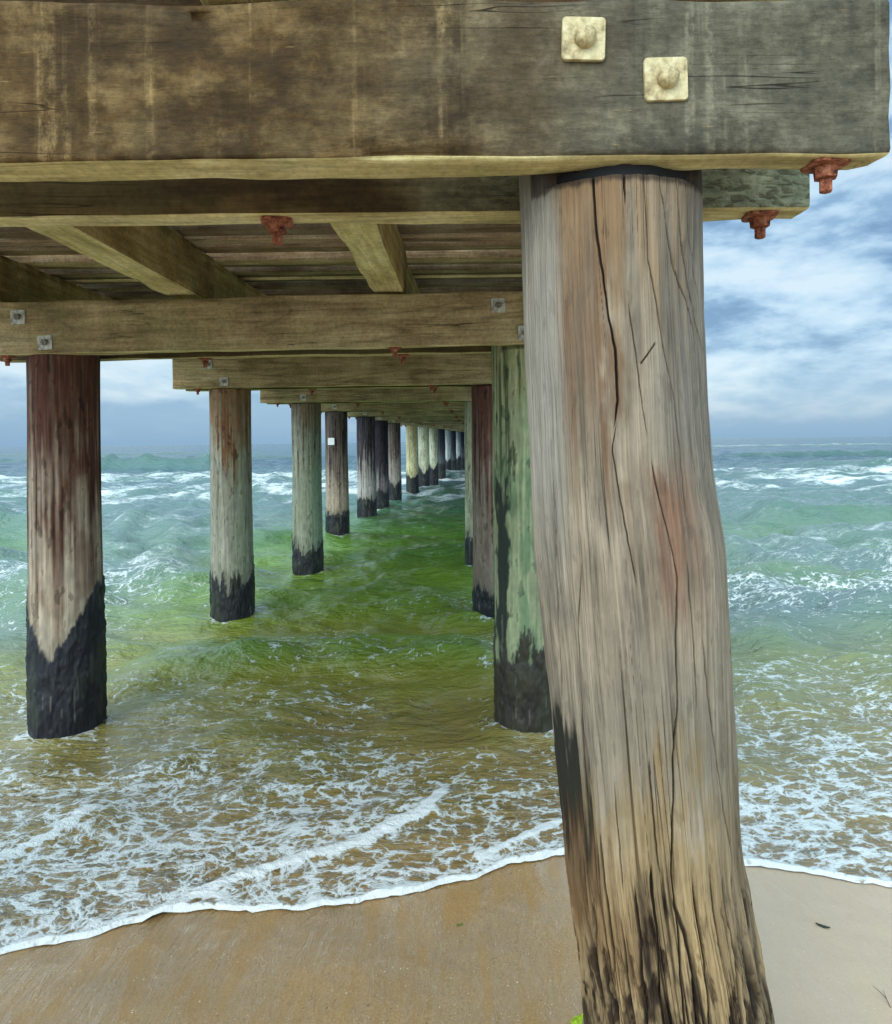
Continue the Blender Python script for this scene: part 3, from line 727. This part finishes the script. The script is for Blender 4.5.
def axis(start, end, d0, g, dmax=400):
    a = [start]; 
    while a[-1] < end: a.append(a[-1] + min(d0 + g * abs(a[-1] - start), dmax))
    return np.array(a)
def sand():
    xp = axis(0, 4000, .012, .03); xs = np.concatenate([-xp[:0:-1], xp])
    yp = axis(2.6, 4000, .012, .05); yn = 2 * 2.6 - axis(2.6, 70, .008, .03)
    ys = np.concatenate([yn[:0:-1], yp])
    X, Y = np.meshgrid(xs, ys, indexing='ij')
    Z = sand_z(X, Y)
    me = fast_mesh('sand', np.stack([X, Y, Z], -1).reshape(-1, 3), grid_faces(len(xs), len(ys)))
    t = NT('wet_sand')
    co = t.n('ShaderNodeTexCoord').outputs['Object']
    g = t.noise(co, 420, 3, .7); g2 = t.noise(co, 130, 4, .7); b = t.noise(t.mapping(co, (1.6, 1.6, 1)), 1, 5, .6)
    st = t.noise(t.mapping(co, (9, 1.6, 1), (0, 0, 0), (0, 0, R(-35))), 1, 4, .6, .8)
    st2 = t.noise(t.mapping(co, (38, 9, 1), (0, 0, 0), (0, 0, R(-28))), 1, 4, .65, .5)
    c = t.ramp(t.math('ADD', t.math('MULTIPLY', g, .5), t.math('MULTIPLY', g2, .5)), [(.26, lin(104, 74, 40)), (.5, lin(152, 117, 70)), (.72, lin(188, 154, 104))])
    c = t.mix(t.math('MULTIPLY', t.sm(b, .4, .65), .4), c, lin(128, 104, 74))
    spk = t.sm(t.noise(co, 140, 2, .5), .70, .74)
    c = t.mix(spk, c, lin(220, 206, 176))
    spk2 = t.sm(t.noise(t.mapping(co, (1, 1, 1), (7, 3, 0)), 110, 2, .5), .715, .74)
    c = t.mix(spk2, c, lin(52, 40, 28))
    x = t.n('ShaderNodeSeparateXYZ', {0: co}).outputs[0]
    pale_right = t.sm(t.math('ADD', x, t.math('MULTIPLY', b, .3)), .35, .85)  # sand paler and less glossy towards the right
    c = t.mix(t.math('MULTIPLY', pale_right, .7), c, lin(192, 170, 146))
    film = t.math('MULTIPLY', t.sm(st, .42, .62), t.math('SUBTRACT', 1.0, t.math('MULTIPLY', pale_right, .6)))
    rough = t.math('SUBTRACT', .50, t.math('MULTIPLY', film, .32))
    h = t.math('ADD', t.math('MULTIPLY', g, .28), t.math('ADD', t.math('MULTIPLY', g2, .35), t.math('MULTIPLY', st2, .9)))
    st3 = t.noise(t.mapping(co, (16, 3.2, 1), (2, 0, 0), (0, 0, R(-32))), 1, 5, .6, .9)
    cn = t.bump(t.math('ADD', t.math('MULTIPLY', st3, 1.0), t.math('ADD', t.math('MULTIPLY', st2, .35), t.math('MULTIPLY', g2, .05))), 1.0, .045)
    wetm = t.math('MULTIPLY', t.sm(st, .30, .55), t.math('SUBTRACT', 1.0, t.math('MULTIPLY', pale_right, .75)))
    sh = t.n('ShaderNodeBsdfPrincipled', {'Base Color': c, 'Roughness': rough, 'Normal': t.bump(h, .4, .007), 'Coat Weight': wetm, 'Coat Roughness': .10, 'Coat IOR': 1.9, 'Coat Normal': cn}).outputs[0]
    m = t.out(sh)
    tag(link('sand', me, m), kind='structure')
sand()

RIDGES = [  # foam ridges left by small wavelets: (points, strength)
    ([(-1.12, 2.56), (-1.0, 2.68), (-.91, 2.761), (-.673, 2.901), (-.446, 3.003), (-.292, 3.156), (-.187, 3.238), (-.125, 3.42)], 1.0),
    ([(-2.6, 2.8), (-1.899, 2.927), (-1.778, 3.071), (-1.713, 3.274)], .9),
    ([(.05, 2.9), (.135, 2.954), (.223, 3.026), (.385, 3.141), (.6, 3.2)], .75),
    ([(-.9, 3.45), (-.6, 3.5), (-.3, 3.7)], .35),
    ([(1.2, 3.3), (1.7, 3.15), (2.2, 3.2)], .4),
]
WAVES = [  # breaking / steep wavelets: y centre, x0, x1, height, front width, back width, bow, foam on crest
    (5.35, -2.7, .9, .15, .17, .65, .05, .12),
    (6.4, -4, 2.5, -.06, .7, .7, .1, 0),
    (8.3, -1.6, .3, .07, .3, .6, .1, 0),
    (10.6, -1.4, .8, .10, .4, .9, .1, 0),
    (8.6, -4.8, -2.4, .10, .3, .7, .1, .0),
    (14.3, -13., -7.2, .30, .5, 1.6, .3, .0),
    (14.6, -7.4, -4.3, .24, .5, 1.5, .3, .1),
    (12.2, -5.8, -2.6, .14, .4, 1.2, .2, .0),
    (14.6, 5.6, 9.6, .26, .5, 1.5, .3, .0),
    (11.0, 4.8, 8.0, .16, .4, 1.2, .2, .0),
    (8.0, 2.4, 5.2, .09, .3, .8, .2, .0),
    (24., -30, -1, .16, 1.0, 3.0, .8, .62),
    (33., -40, 12, .25, 1.2, 4.0, 1., .68),
    (22.5, -1.5, 3.5, .25, .7, 2.0, .4, .5),
    (30, 6, 40, .25, 1.2, 4.0, 1., .62),
    (37, 13, 60, .4, 1.4, 4.0, 1.2, .66),
    (46.5, -26, -14, .95, 1.1, 3.5, .8, .12),
    (60, 20, 44, .4, 1.6, 5, 1, .2),
    (78, -60, -8, .3, 2, 7, 1, .15),
    (130, 10, 160, .3, 4, 12, 2, .6),
    (120, -90, -25, .3, 4, 12, 2, .25),
]
def sea():
    xp = axis(0, 4200, .015, .0125); xs = np.concatenate([-xp[:0:-1], xp])
    s = [0.0]
    while s[-1] < 4300:
        d = s[-1] + 2.5
        s.append(s[-1] + max(.0065, min(.62 * d * d / 1210, .0065 * d if d < 70 else .02 * d)))
    s = np.array(s)
    X, S = np.meshgrid(xs, s, indexing='ij')
    e = edge_y(X)
    Y = S + 2.6 + (e - 2.6) * np.exp(-S / 3.0)
    D = np.hypot(Y, X * .0 + 0)
    dx = .015 + .0125 * np.abs(X); ds = np.maximum(.0065, np.minimum(.62 * Y * Y / 1210, .0065 * Y))
    rs = np.random.RandomState(12)
    Z = np.zeros_like(X)
    wx = X + .25 * perlin(X * .3, Y * .3, 0.1, 71); wy = Y + .35 * perlin(X * .25, Y * .25, .6, 72)
    for lam, amp, cnt, spread in ((7.5, .03, 4, 20), (3.6, .026, 5, 28), (1.9, .020, 7, 36), (1.0, .0135, 8, 45), (.55, .0072, 8, 55), (.28, .0028, 7, 75), (.15, .0013, 6, 85)):
        for k in range(cnt):
            l = lam * rs.uniform(.75, 1.3); a = R(rs.normal(0, spread)); kk = 2 * math.pi / l
            ph = kk * (wx * math.sin(a) + wy * math.cos(a)) + rs.uniform(0, 6.28)
            fade = np.clip(l / (5 * np.maximum(np.abs(math.cos(a)) * ds, np.abs(math.sin(a)) * dx)) - .4, 0, 1)
            w = np.sin(ph); w = w + .25 * (w * w - .5)
            shore = sstep(0, 2.2 + lam * .9, S) if lam > .6 else sstep(.05, 1.2, S)
            if lam < 2.5: w = w * (1 + .8 * sstep(1.5, 3.5, np.abs(X + 1.0)) * sstep(4, 8, Y))
            Z += amp * w * fade * shore * (.55 + .45 * np.sin(X * .7 + Y * .5 + k)) * (1.25 if lam > .3 else 1.0)
    Z *= 1 - .85 * np.exp(-((X + 2.36) ** 2 + (Y - 4.15) ** 2) / .45)
    foam = np.zeros_like(X); greenf = np.zeros_like(X)
    for (yc, x0, x1, h, wf, wb, bow, fo) in WAVES:
        t = (X - x0) / (x1 - x0)
        env = sstep(0, .22, t) * sstep(1, .78, t)
        yy = yc + bow * np.sin((X - x0) * 1.3 / max(1, wf * 2)) * .4 + bow * perlin(X * .8 / max(.3, wf), yc, .2, 77) * .8
        q = Y - yy
        pr = np.where(q < 0, np.exp(-(q / wf) ** 2), np.exp(-(q / wb) ** 2))
        hh = h * env * (1 + .35 * perlin(X * 1.1 / max(.3, wf), yc * 3.1, .4, 78))
        Z += hh * pr
        greenf = np.maximum(greenf, env * np.where(q < 0, np.exp(-(q / (wf * 1.6)) ** 2), np.exp(-(q / (wb * .35)) ** 2)) * min(1, max(0, h) / .12))
        if fo: foam = np.maximum(foam, fo * env * np.where(q < 0, np.exp(-(q / (wf * 2.2)) ** 2), np.exp(-(q / (wb * 1.1)) ** 2)))
    # foam density over the water
    n1 = fbm(X * 1.1, Y * 1.6, .1, 4, 81); n2 = fbm(X * .25, Y * .5, .1, 3, 85)
    clear = np.exp(-((X - .0) / .75) ** 2) * np.exp(-((Y - 4.4) / .8) ** 2)
    sw = np.interp(S + .35 * n1 * sstep(.1, .8, S), [0, .12, .5, 1.1, 1.8, 2.6, 3.6, 5], [.58, .46, .40, .34, .27, .21, .12, 0]) - .30 * clear + .26 * n1 * sstep(0, .4, S)
    lane = sstep(1.9, 3.2, np.abs(X + 1.0) - .12 * (Y - 3))               # open water beside the pier carries more foam
    sw = sw + .13 * sstep(.3, -1.0, X) * sstep(2.0, .3, S) + .10 * sstep(.6, 1.2, X) * sstep(3.4, .5, S)
    foam = np.maximum(foam, np.clip(sw, 0, .95))
    bandL = sstep(17, 22, Y) * sstep(44, 34, Y + 5 * n2) * (.58 + .36 * n2)
    midp = sstep(5.5, 8, Y) * sstep(24, 18, Y) * np.clip(.30 * sstep(1.4, 3.2, np.abs(X + .9)) + .10 + .38 * n2, 0, .5)
    far = sstep(40, 55, Y) * np.clip(n2 * 1.1 - .22, 0, .35) * sstep(400, 120, Y)
    foam = np.maximum(foam, np.maximum(bandL, np.maximum(midp, far)))
    skytint = sstep(1.7, 3.6, np.abs(X + 1.0 - np.clip(Y - 12, 0, 40) * .05) + .9 * n2 + .3 * n1) * sstep(3.5, 7, Y) * (.75 + .4 * n2) * sstep(60, 28, Y)  # greyer tint on open water, painted in for sky reflection
    # foam ridges and the swash lip
    def dist(pts):
        p = np.array(pts); d = np.full(X.shape, 9.0); sel = (S < 2) & (np.abs(X) < 4)
        xx, yy = X[sel], Y[sel]; dd = np.full(xx.shape, 9.0)
        for a, b in zip(p[:-1], p[1:]):
            v = b - a; t = np.clip(((xx - a[0]) * v[0] + (yy - a[1]) * v[1]) / (v @ v), 0, 1)
            dd = np.minimum(dd, np.hypot(xx - a[0] - t * v[0], yy - a[1] - t * v[1]))
        d[sel] = dd; return d
    bub = fbm(X * 45, Y * 45, .4, 3, 91); wid = 1 + .5 * perlin(X * 5, Y * 5, .3, 93)
    lipn = .62 + .55 * perlin(X * 3.5, 2.2, .3, 95) + .35 * perlin(X * 13, 4.2, .3, 96)
    lip = sstep(0, .018, S) * np.exp(-(S / (.045 * np.clip(lipn, .35, 1.6))) ** 2)
    Z += .008 * sstep(0, .015, S) + lip * (.016 + .010 * bub) * lipn
    foam = np.maximum(foam, np.clip(np.exp(-(S / (.06 * np.clip(lipn, .25, 1.6))) ** 2) * 1.5, 0, 1.05) + .25 * bub * (S < .2))
    for pts, k in RIDGES:
        d = dist(pts) * (1 + .35 * perlin(X * 7, Y * 7, .8, 97)); w = .027 * wid * (.6 + .5 * k)
        rp = np.exp(-(d / w) ** 2)
        Z += rp * k * (.013 + .008 * bub); foam = np.maximum(foam, np.clip(rp * k * 1.7, 0, 1.3))
    n1 = fbm(X * 6, Y * 6, .1, 3, 99)
    # collars of foam and wake round the piles
    for (px, py) in [(XL[n], ypile(n)) for n in range(1, 9)] + [(.378, ypile(1)), (.292, ypile(2)), (.23, ypile(3))]:
        d = np.hypot(X - px, Y - py) - .2
        foam = np.maximum(foam, np.exp(-np.clip(d, 0, 9) / .07) * (.52 + .6 * n1) * (1 + .4 * bub))
        Z += .02 * np.exp(-np.clip(d, 0, 9) / .08)
    Z += .0025 * bub * np.clip(foam - .3, 0, 1) * sstep(6, 3, Y)
    depth = np.clip(SLOPE * S + Z * .8, 0, 3)
    me = fast_mesh('sea', np.stack([X, Y, Z], -1).reshape(-1, 3), grid_faces(len(xs), len(s)), True,
                   {'foam': foam.reshape(-1), 'depth': depth.reshape(-1), 'crest': np.clip(greenf * (1 - .45 * skytint), 0, 1).reshape(-1), 'sky_tint': np.clip(skytint, 0, 1).reshape(-1)})
    print('sea verts', X.size)
    t = NT('sea_water')
    co = t.n('ShaderNodeTexCoord').outputs['Object']
    fo = t.attr('foam'); dp = t.attr('depth'); cr = t.attr('crest')
    y = t.n('ShaderNodeSeparateXYZ', {0: co}).outputs[1]; x = t.n('ShaderNodeSeparateXYZ', {0: co}).outputs[0]
    wob = t.noise(co, 1.9, 2, .5, 0, 'Color'); wob2 = t.noise(co, 6.5, 2, .5, 0, 'Color'); wob3 = t.noise(co, 24, 2, .5, 0, 'Color')
    q = co
    for wv, am in ((wob, .26), (wob2, .085), (wob3, .05)):
        q = t.vmath('ADD', q, t.vmath('MULTIPLY', t.vmath('SUBTRACT', wv, (.5, .5, .5)), (am, am * .8, 0)))
    def ridge(scale, w, off):
        r = t.noise(t.mapping(q, (1, 1.35, 1), (off, 0, 0)), scale, 3, .55)
        return t.math('SUBTRACT', 1.0, t.sm(t.math('ABSOLUTE', t.math('SUBTRACT', r, .5)), 0.0, w))
    def lace(scale, sc, w):
        v = t.n('ShaderNodeTexVoronoi', {'Vector': t.mapping(q, sc), 'Scale': scale}, feature='DISTANCE_TO_EDGE', voronoi_dimensions='2D').outputs['Distance']
        return t.math('SUBTRACT', 1.0, t.sm(v, 0.0, w))
    l1 = lace(5.5, (1, 1.35, 1), .30); l2 = lace(12.0, (1, 1.3, 1), .30); l3 = lace(29., (1, 1.2, 1), .4); l4 = lace(62., (1, 1.2, 1), .45)
    fn = t.noise(t.mapping(q, (1, 1.4, 1)), 7, 7, .68); fn2 = t.noise(t.mapping(co, (.6, 1.4, 1)), 1.1, 7, .7)
    near = t.sm(y, 13.0, 6.0)
    rd = t.math('ADD', t.math('MULTIPLY', ridge(3.4, .075, 2.0), .16), t.math('MULTIPLY', ridge(9.0, .09, 5.0), .16))
    lc = t.math('ADD', rd, t.math('ADD', t.math('MULTIPLY', l1, .20), t.math('ADD', t.math('MULTIPLY', l2, .24), t.math('ADD', t.math('MULTIPLY', l3, .20), t.math('MULTIPLY', l4, .14)))))
    patn = t.math('ADD', t.math('MULTIPLY', lc, .62), t.math('MULTIPLY', fn, .58))
    patf = t.math('ADD', t.math('MULTIPLY', fn2, .75), t.math('MULTIPLY', fn, .32))
    pat = t.math('ADD', t.math('MULTIPLY', patn, near), t.math('MULTIPLY', patf, t.math('SUBTRACT', 1.0, near)))
    pat = t.math('ADD', t.math('MULTIPLY', t.math('SUBTRACT', pat, .56), 1.6), .56)
    k = t.math('ADD', t.math('MULTIPLY', fo, .95), pat)
    mask = t.sm(k, .93, 1.34)
    bubn = t.noise(co, 75, 5, .72)
    mask = t.math('MULTIPLY', mask, t.sm(t.math('ADD', bubn, t.math('MULTIPLY', mask, .45)), .50, .78))
    mask = t.math('MULTIPLY', mask, t.sm(fo, .02, .12))
    # water body colour by depth: sand shows through, then olive green, then sea green
    body = t.ramp(t.math('MULTIPLY', dp, .5), [(0.0, lin(128, 102, 64)), (.035, lin(124, 106, 58)), (.09, lin(122, 118, 48)), (.17, lin(104, 126, 36)), (.36, lin(88, 124, 44)), (.55, lin(66, 102, 74)), (.95, lin(54, 88, 90))])
    fary = t.sm(y, 14.0, 60.0)
    body = t.mix(fary, body, lin(40, 72, 84))
    body = t.mix(t.math('MULTIPLY', t.attr('sky_tint'), .92), body, lin(86, 104, 104))  # sky reflection painted into the body colour beside the pier
    body = t.mix(t.math('MULTIPLY', cr, t.math('MULTIPLY', t.sm(dp, .15, .5), .5)), body, lin(58, 98, 56))
    hz = t.noise(t.mapping(co, (1.0, 1.6, 1)), 6, 6, .6)
    rip = t.noise(t.mapping(co, (1, 1.5, 1)), 22, 5, .6)
    rip2 = t.noise(t.mapping(co, (.5, 1.1, 1)), 1.4, 6, .6)
    nb = t.bump(rip, .5, .016); nb = t.bump(hz, .75, .05, nb); nb = t.bump(rip2, .9, .28, nb)
    rip3 = t.noise(t.mapping(co, (.5, 1.0, 1)), .38, 5, .6)
    nb = t.bump(rip3, t.sm(y, 22.0, 80.0, 0.0, .9), 1.1, nb)
    rough = t.sm(y, 5.0, 90.0, .05, .18)
    water = t.n('ShaderNodeBsdfPrincipled', {'Base Color': body, 'Roughness': rough, 'IOR': 1.4, 'Specular IOR Level': .8, 'Normal': nb}).outputs[0]
    fb = t.noise(co, 110, 4, .75)
    fbump = t.bump(t.math('ADD', t.math('MULTIPLY', fb, .5), t.math('ADD', t.math('MULTIPLY', mask, .5), t.math('MULTIPLY', pat, .6))), .7, .016)
    fcol = t.mix(t.sm(t.math('ADD', t.math('MULTIPLY', k, .6), t.math('MULTIPLY', fb, .5)), .8, 1.2), lin(168, 172, 168), lin(214, 216, 214))
    foamsh = t.pbr(fcol, .75, fbump, .25)
    sh = t.n('ShaderNodeMixShader', {0: t.math('MULTIPLY', mask, .93), 1: water, 2: foamsh}).outputs[0]
    tag(link('sea', me, t.out(sh)), kind='structure')
sea()

# ------------------------------------------------------------------ scraps on the sand
def blob_leaf(name, loc, L, W, rotz, colr, label, cat, lift=.004, curl=.3, seed=0):
    rs = np.random.RandomState(seed)
    bm = bmesh.new(); n = 8; top, bot = [], []
    for i in range(n + 1):
        t = i / n; w = W * math.sin(math.pi * min(.97, max(.06, t))) ** .8 * rs.uniform(.75, 1.2)
        z = lift + L * curl * (t - .5) ** 2 + rs.uniform(0, .002)
        row = [bm.verts.new((L * (t - .5), -w / 2, z)), bm.verts.new((L * (t - .5), 0, z + W * .12)), bm.verts.new((L * (t - .5), w / 2, z))]
        low = [bm.verts.new((v.co.x, v.co.y * .96, v.co.z - .0025)) for v in row]
        top.append(row); bot.append(low)
    for A, fl in ((top, False), (bot, True)):
        for a, b in zip(A, A[1:]):
            for j in range(2):
                f = (a[j], a[j + 1], b[j + 1], b[j]); bm.faces.new(f[::-1] if not fl else f)
    for i in range(n):
        for j in (0, 2): bm.faces.new((top[i][j], top[i + 1][j], bot[i + 1][j], bot[i][j]))
    for i in (0, n):
        for j in range(2): bm.faces.new((top[i][j], top[i][j + 1], bot[i][j + 1], bot[i][j]))
    bmesh.ops.recalc_face_normals(bm, faces=bm.faces[:])
    me = bpy.data.meshes.new(name); bm.to_mesh(me); bm.free()
    t = NT(name + '_skin'); co = t.n('ShaderNodeTexCoord').outputs['Object']
    m = t.out(t.pbr(t.ramp(t.noise(co, 90, 4), [(.3, np.array(colr) * .5), (.7, np.array(colr) * 1.3)]), .5))
    z = float(sand_z(np.array([loc[0]]), np.array([loc[1]]))[0])
    return tag(link(name, me, m, None, (loc[0], loc[1], z), (0, 0, rotz)), label, cat)
blob_leaf('seaweed_scrap', (.30, 2.0), .05, .03, .6, lin(150, 176, 30), 'yellow-green seaweed scrap at the foot of the big leaning pile', 'seaweed', .012, .6, 1)
blob_leaf('dead_leaf', (1.199, 2.432), .045, .014, -.6, lin(44, 48, 36), 'small dark leaf lying on the sand right of the big leaning pile', 'leaf', .003, .3, 2)
blob_leaf('seaweed_scrap', (-.028, 2.474), .022, .012, .3, lin(96, 104, 40), 'tiny olive seaweed scrap on the brown wet sand left of the pile', 'seaweed', .003, .4, 3)
def twig():
    bm = bmesh.new()
    for (a, b) in (((0, 0, .004), (.05, .03, .02)), ((.03, .018, .012), (.035, .055, .03)), ((-.03, .01, .004), (.0, .0, .005))):
        a, b = Vector(a), Vector(b); d = (b - a).normalized(); u = d.orthogonal().normalized(); v = d.cross(u)
        rings = [[bm.verts.new(p + (u * math.cos(k * 1.0472) + v * math.sin(k * 1.0472)) * r) for k in range(6)] for p, r in ((a, .0014), ((a + b) / 2 + u * .002, .0011), (b, .0006))]
        for p, q in zip(rings, rings[1:]):
            for k in range(6): bm.faces.new((p[k], p[(k + 1) % 6], q[(k + 1) % 6], q[k]))
        bm.faces.new(rings[0][::-1]); bm.faces.new(rings[-1])
    me = bpy.data.meshes.new('twig'); bm.to_mesh(me); bm.free()
    t = NT('twig_bark'); m = t.out(t.pbr(lin(104, 88, 70), .8))
    z = float(sand_z(np.array([1.17]), np.array([2.08]))[0])
    tag(link('twig', me, m, None, (1.205, 2.05, z - .006), (0, 0, .9)), 'thin dark twig sticking out of the sand at the lower right corner', 'twig')
twig()

# ------------------------------------------------------------------ sky, sun
SUN_EL, SUN_AZ = 38.0, 205.0        # azimuth clockwise from +Y; behind the camera and a little to the left
def sundir():
    e, a = R(SUN_EL), R(SUN_AZ); return Vector((math.sin(a) * math.cos(e), math.cos(a) * math.cos(e), math.sin(e)))
W = bpy.data.worlds.new('World'); SC.world = W; W.use_nodes = True
t = NT('', W)
D = t.n('ShaderNodeTexCoord').outputs['Generated']
sep = t.n('ShaderNodeSeparateXYZ', {0: D})
hz = t.math('MAXIMUM', sep.outputs[2], 0.0)
sky = t.n('ShaderNodeTexSky', sky_type='NISHITA', sun_disc=False, sun_elevation=R(SUN_EL), sun_rotation=R(SUN_AZ), air_density=1.2, dust_density=1.5, ozone_density=2.0)
skyc = t.mix(1.0, sky.outputs[0], (.11, .11, .11), 'MULTIPLY')
def cloud(v):
    a1 = t.noise(t.mapping(v, (4.4, 4.4, 14.0), (3.1, .4, 1.0)), 1, 9, .53, .15)
    a2 = t.noise(t.mapping(v, (11.0, 11.0, 30.0), (9.2, 4.4, 2.0)), 1, 8, .58, .15)
    return t.math('ADD', t.math('MULTIPLY', a1, .72), t.math('MULTIPLY', a2, .28))
cl = cloud(D)
edge = t.math('SUBTRACT', cl, cloud(t.vmath('ADD', D, (-.004, 0, .014))))
cl2 = t.math('ADD', cl, t.math('MULTIPLY', edge, .45))
ccol = t.ramp(cl2, [(.38, lin(106, 138, 170)), (.45, lin(130, 162, 190)), (.49, lin(152, 180, 203)), (.54, lin(168, 194, 212)), (.63, lin(188, 206, 218))])
low = t.sm(t.math('ADD', hz, t.math('MULTIPLY', t.math('SUBTRACT', cl, .5), .25)), .02, .12)
ccol = t.mix(low, lin(120, 158, 190), ccol)
cov = t.sm(hz, .0, .2, .80, .92)
colr = t.mix(cov, skyc, ccol)
dots = t.vmath('DOT_PRODUCT', D, tuple(sundir()))
gain = t.math('ADD', t.sm(dots, -.3, .9, 1.0, 3.7), t.sm(hz, .35, .9, 0, .6))
colr = t.mix(1.0, colr, t.n('ShaderNodeCombineXYZ', {0: gain, 1: gain, 2: t.math('ADD', t.math('MULTIPLY', gain, .9), .1)}).outputs[0], 'MULTIPLY')
bg = t.n('ShaderNodeBackground', {'Color': colr, 'Strength': 1.0})
t.n('ShaderNodeOutputWorld', {'Surface': bg.outputs[0]})
sl = bpy.data.lights.new('Sun', 'SUN'); sl.energy = 1.3; sl.angle = R(35); sl.color = (1, .95, .86)
so = bpy.data.objects.new('Sun', sl); COL.objects.link(so)
so.rotation_euler = (-sundir()).to_track_quat('-Z', 'Y').to_euler()

# ------------------------------------------------------------------ camera
W_, H_ = 892, 1024
F_PX, VX, VY, ROLL = 720.0, 462.0, 441.0, .0123
cam = bpy.data.cameras.new('Camera'); co = bpy.data.objects.new('Camera', cam); COL.objects.link(co)
cam.sensor_fit = 'VERTICAL'; cam.sensor_height = 24.0; cam.sensor_width = 24.0
cam.lens = 24.0 * F_PX / H_
cam.clip_start = .05; cam.clip_end = 12000
big = max(W_, H_)
cam.shift_x = (W_ / 2 - VX) / big; cam.shift_y = -(H_ / 2 - VY) / big
co.location = (0, 0, 1.68)
co.rotation_euler = (Matrix.Rotation(R(90), 4, 'X') @ Matrix.Rotation(-ROLL, 4, 'Z')).to_euler()
SC.camera = co

SC.render.engine = 'CYCLES'
SC.cycles.max_bounces = 8; SC.cycles.diffuse_bounces = 6; SC.cycles.glossy_bounces = 4
SC.cycles.use_denoising = True
SC.view_settings.view_transform = 'Standard'; SC.view_settings.look = 'None'
SC.view_settings.exposure = 0.5; SC.view_settings.gamma = 1.0
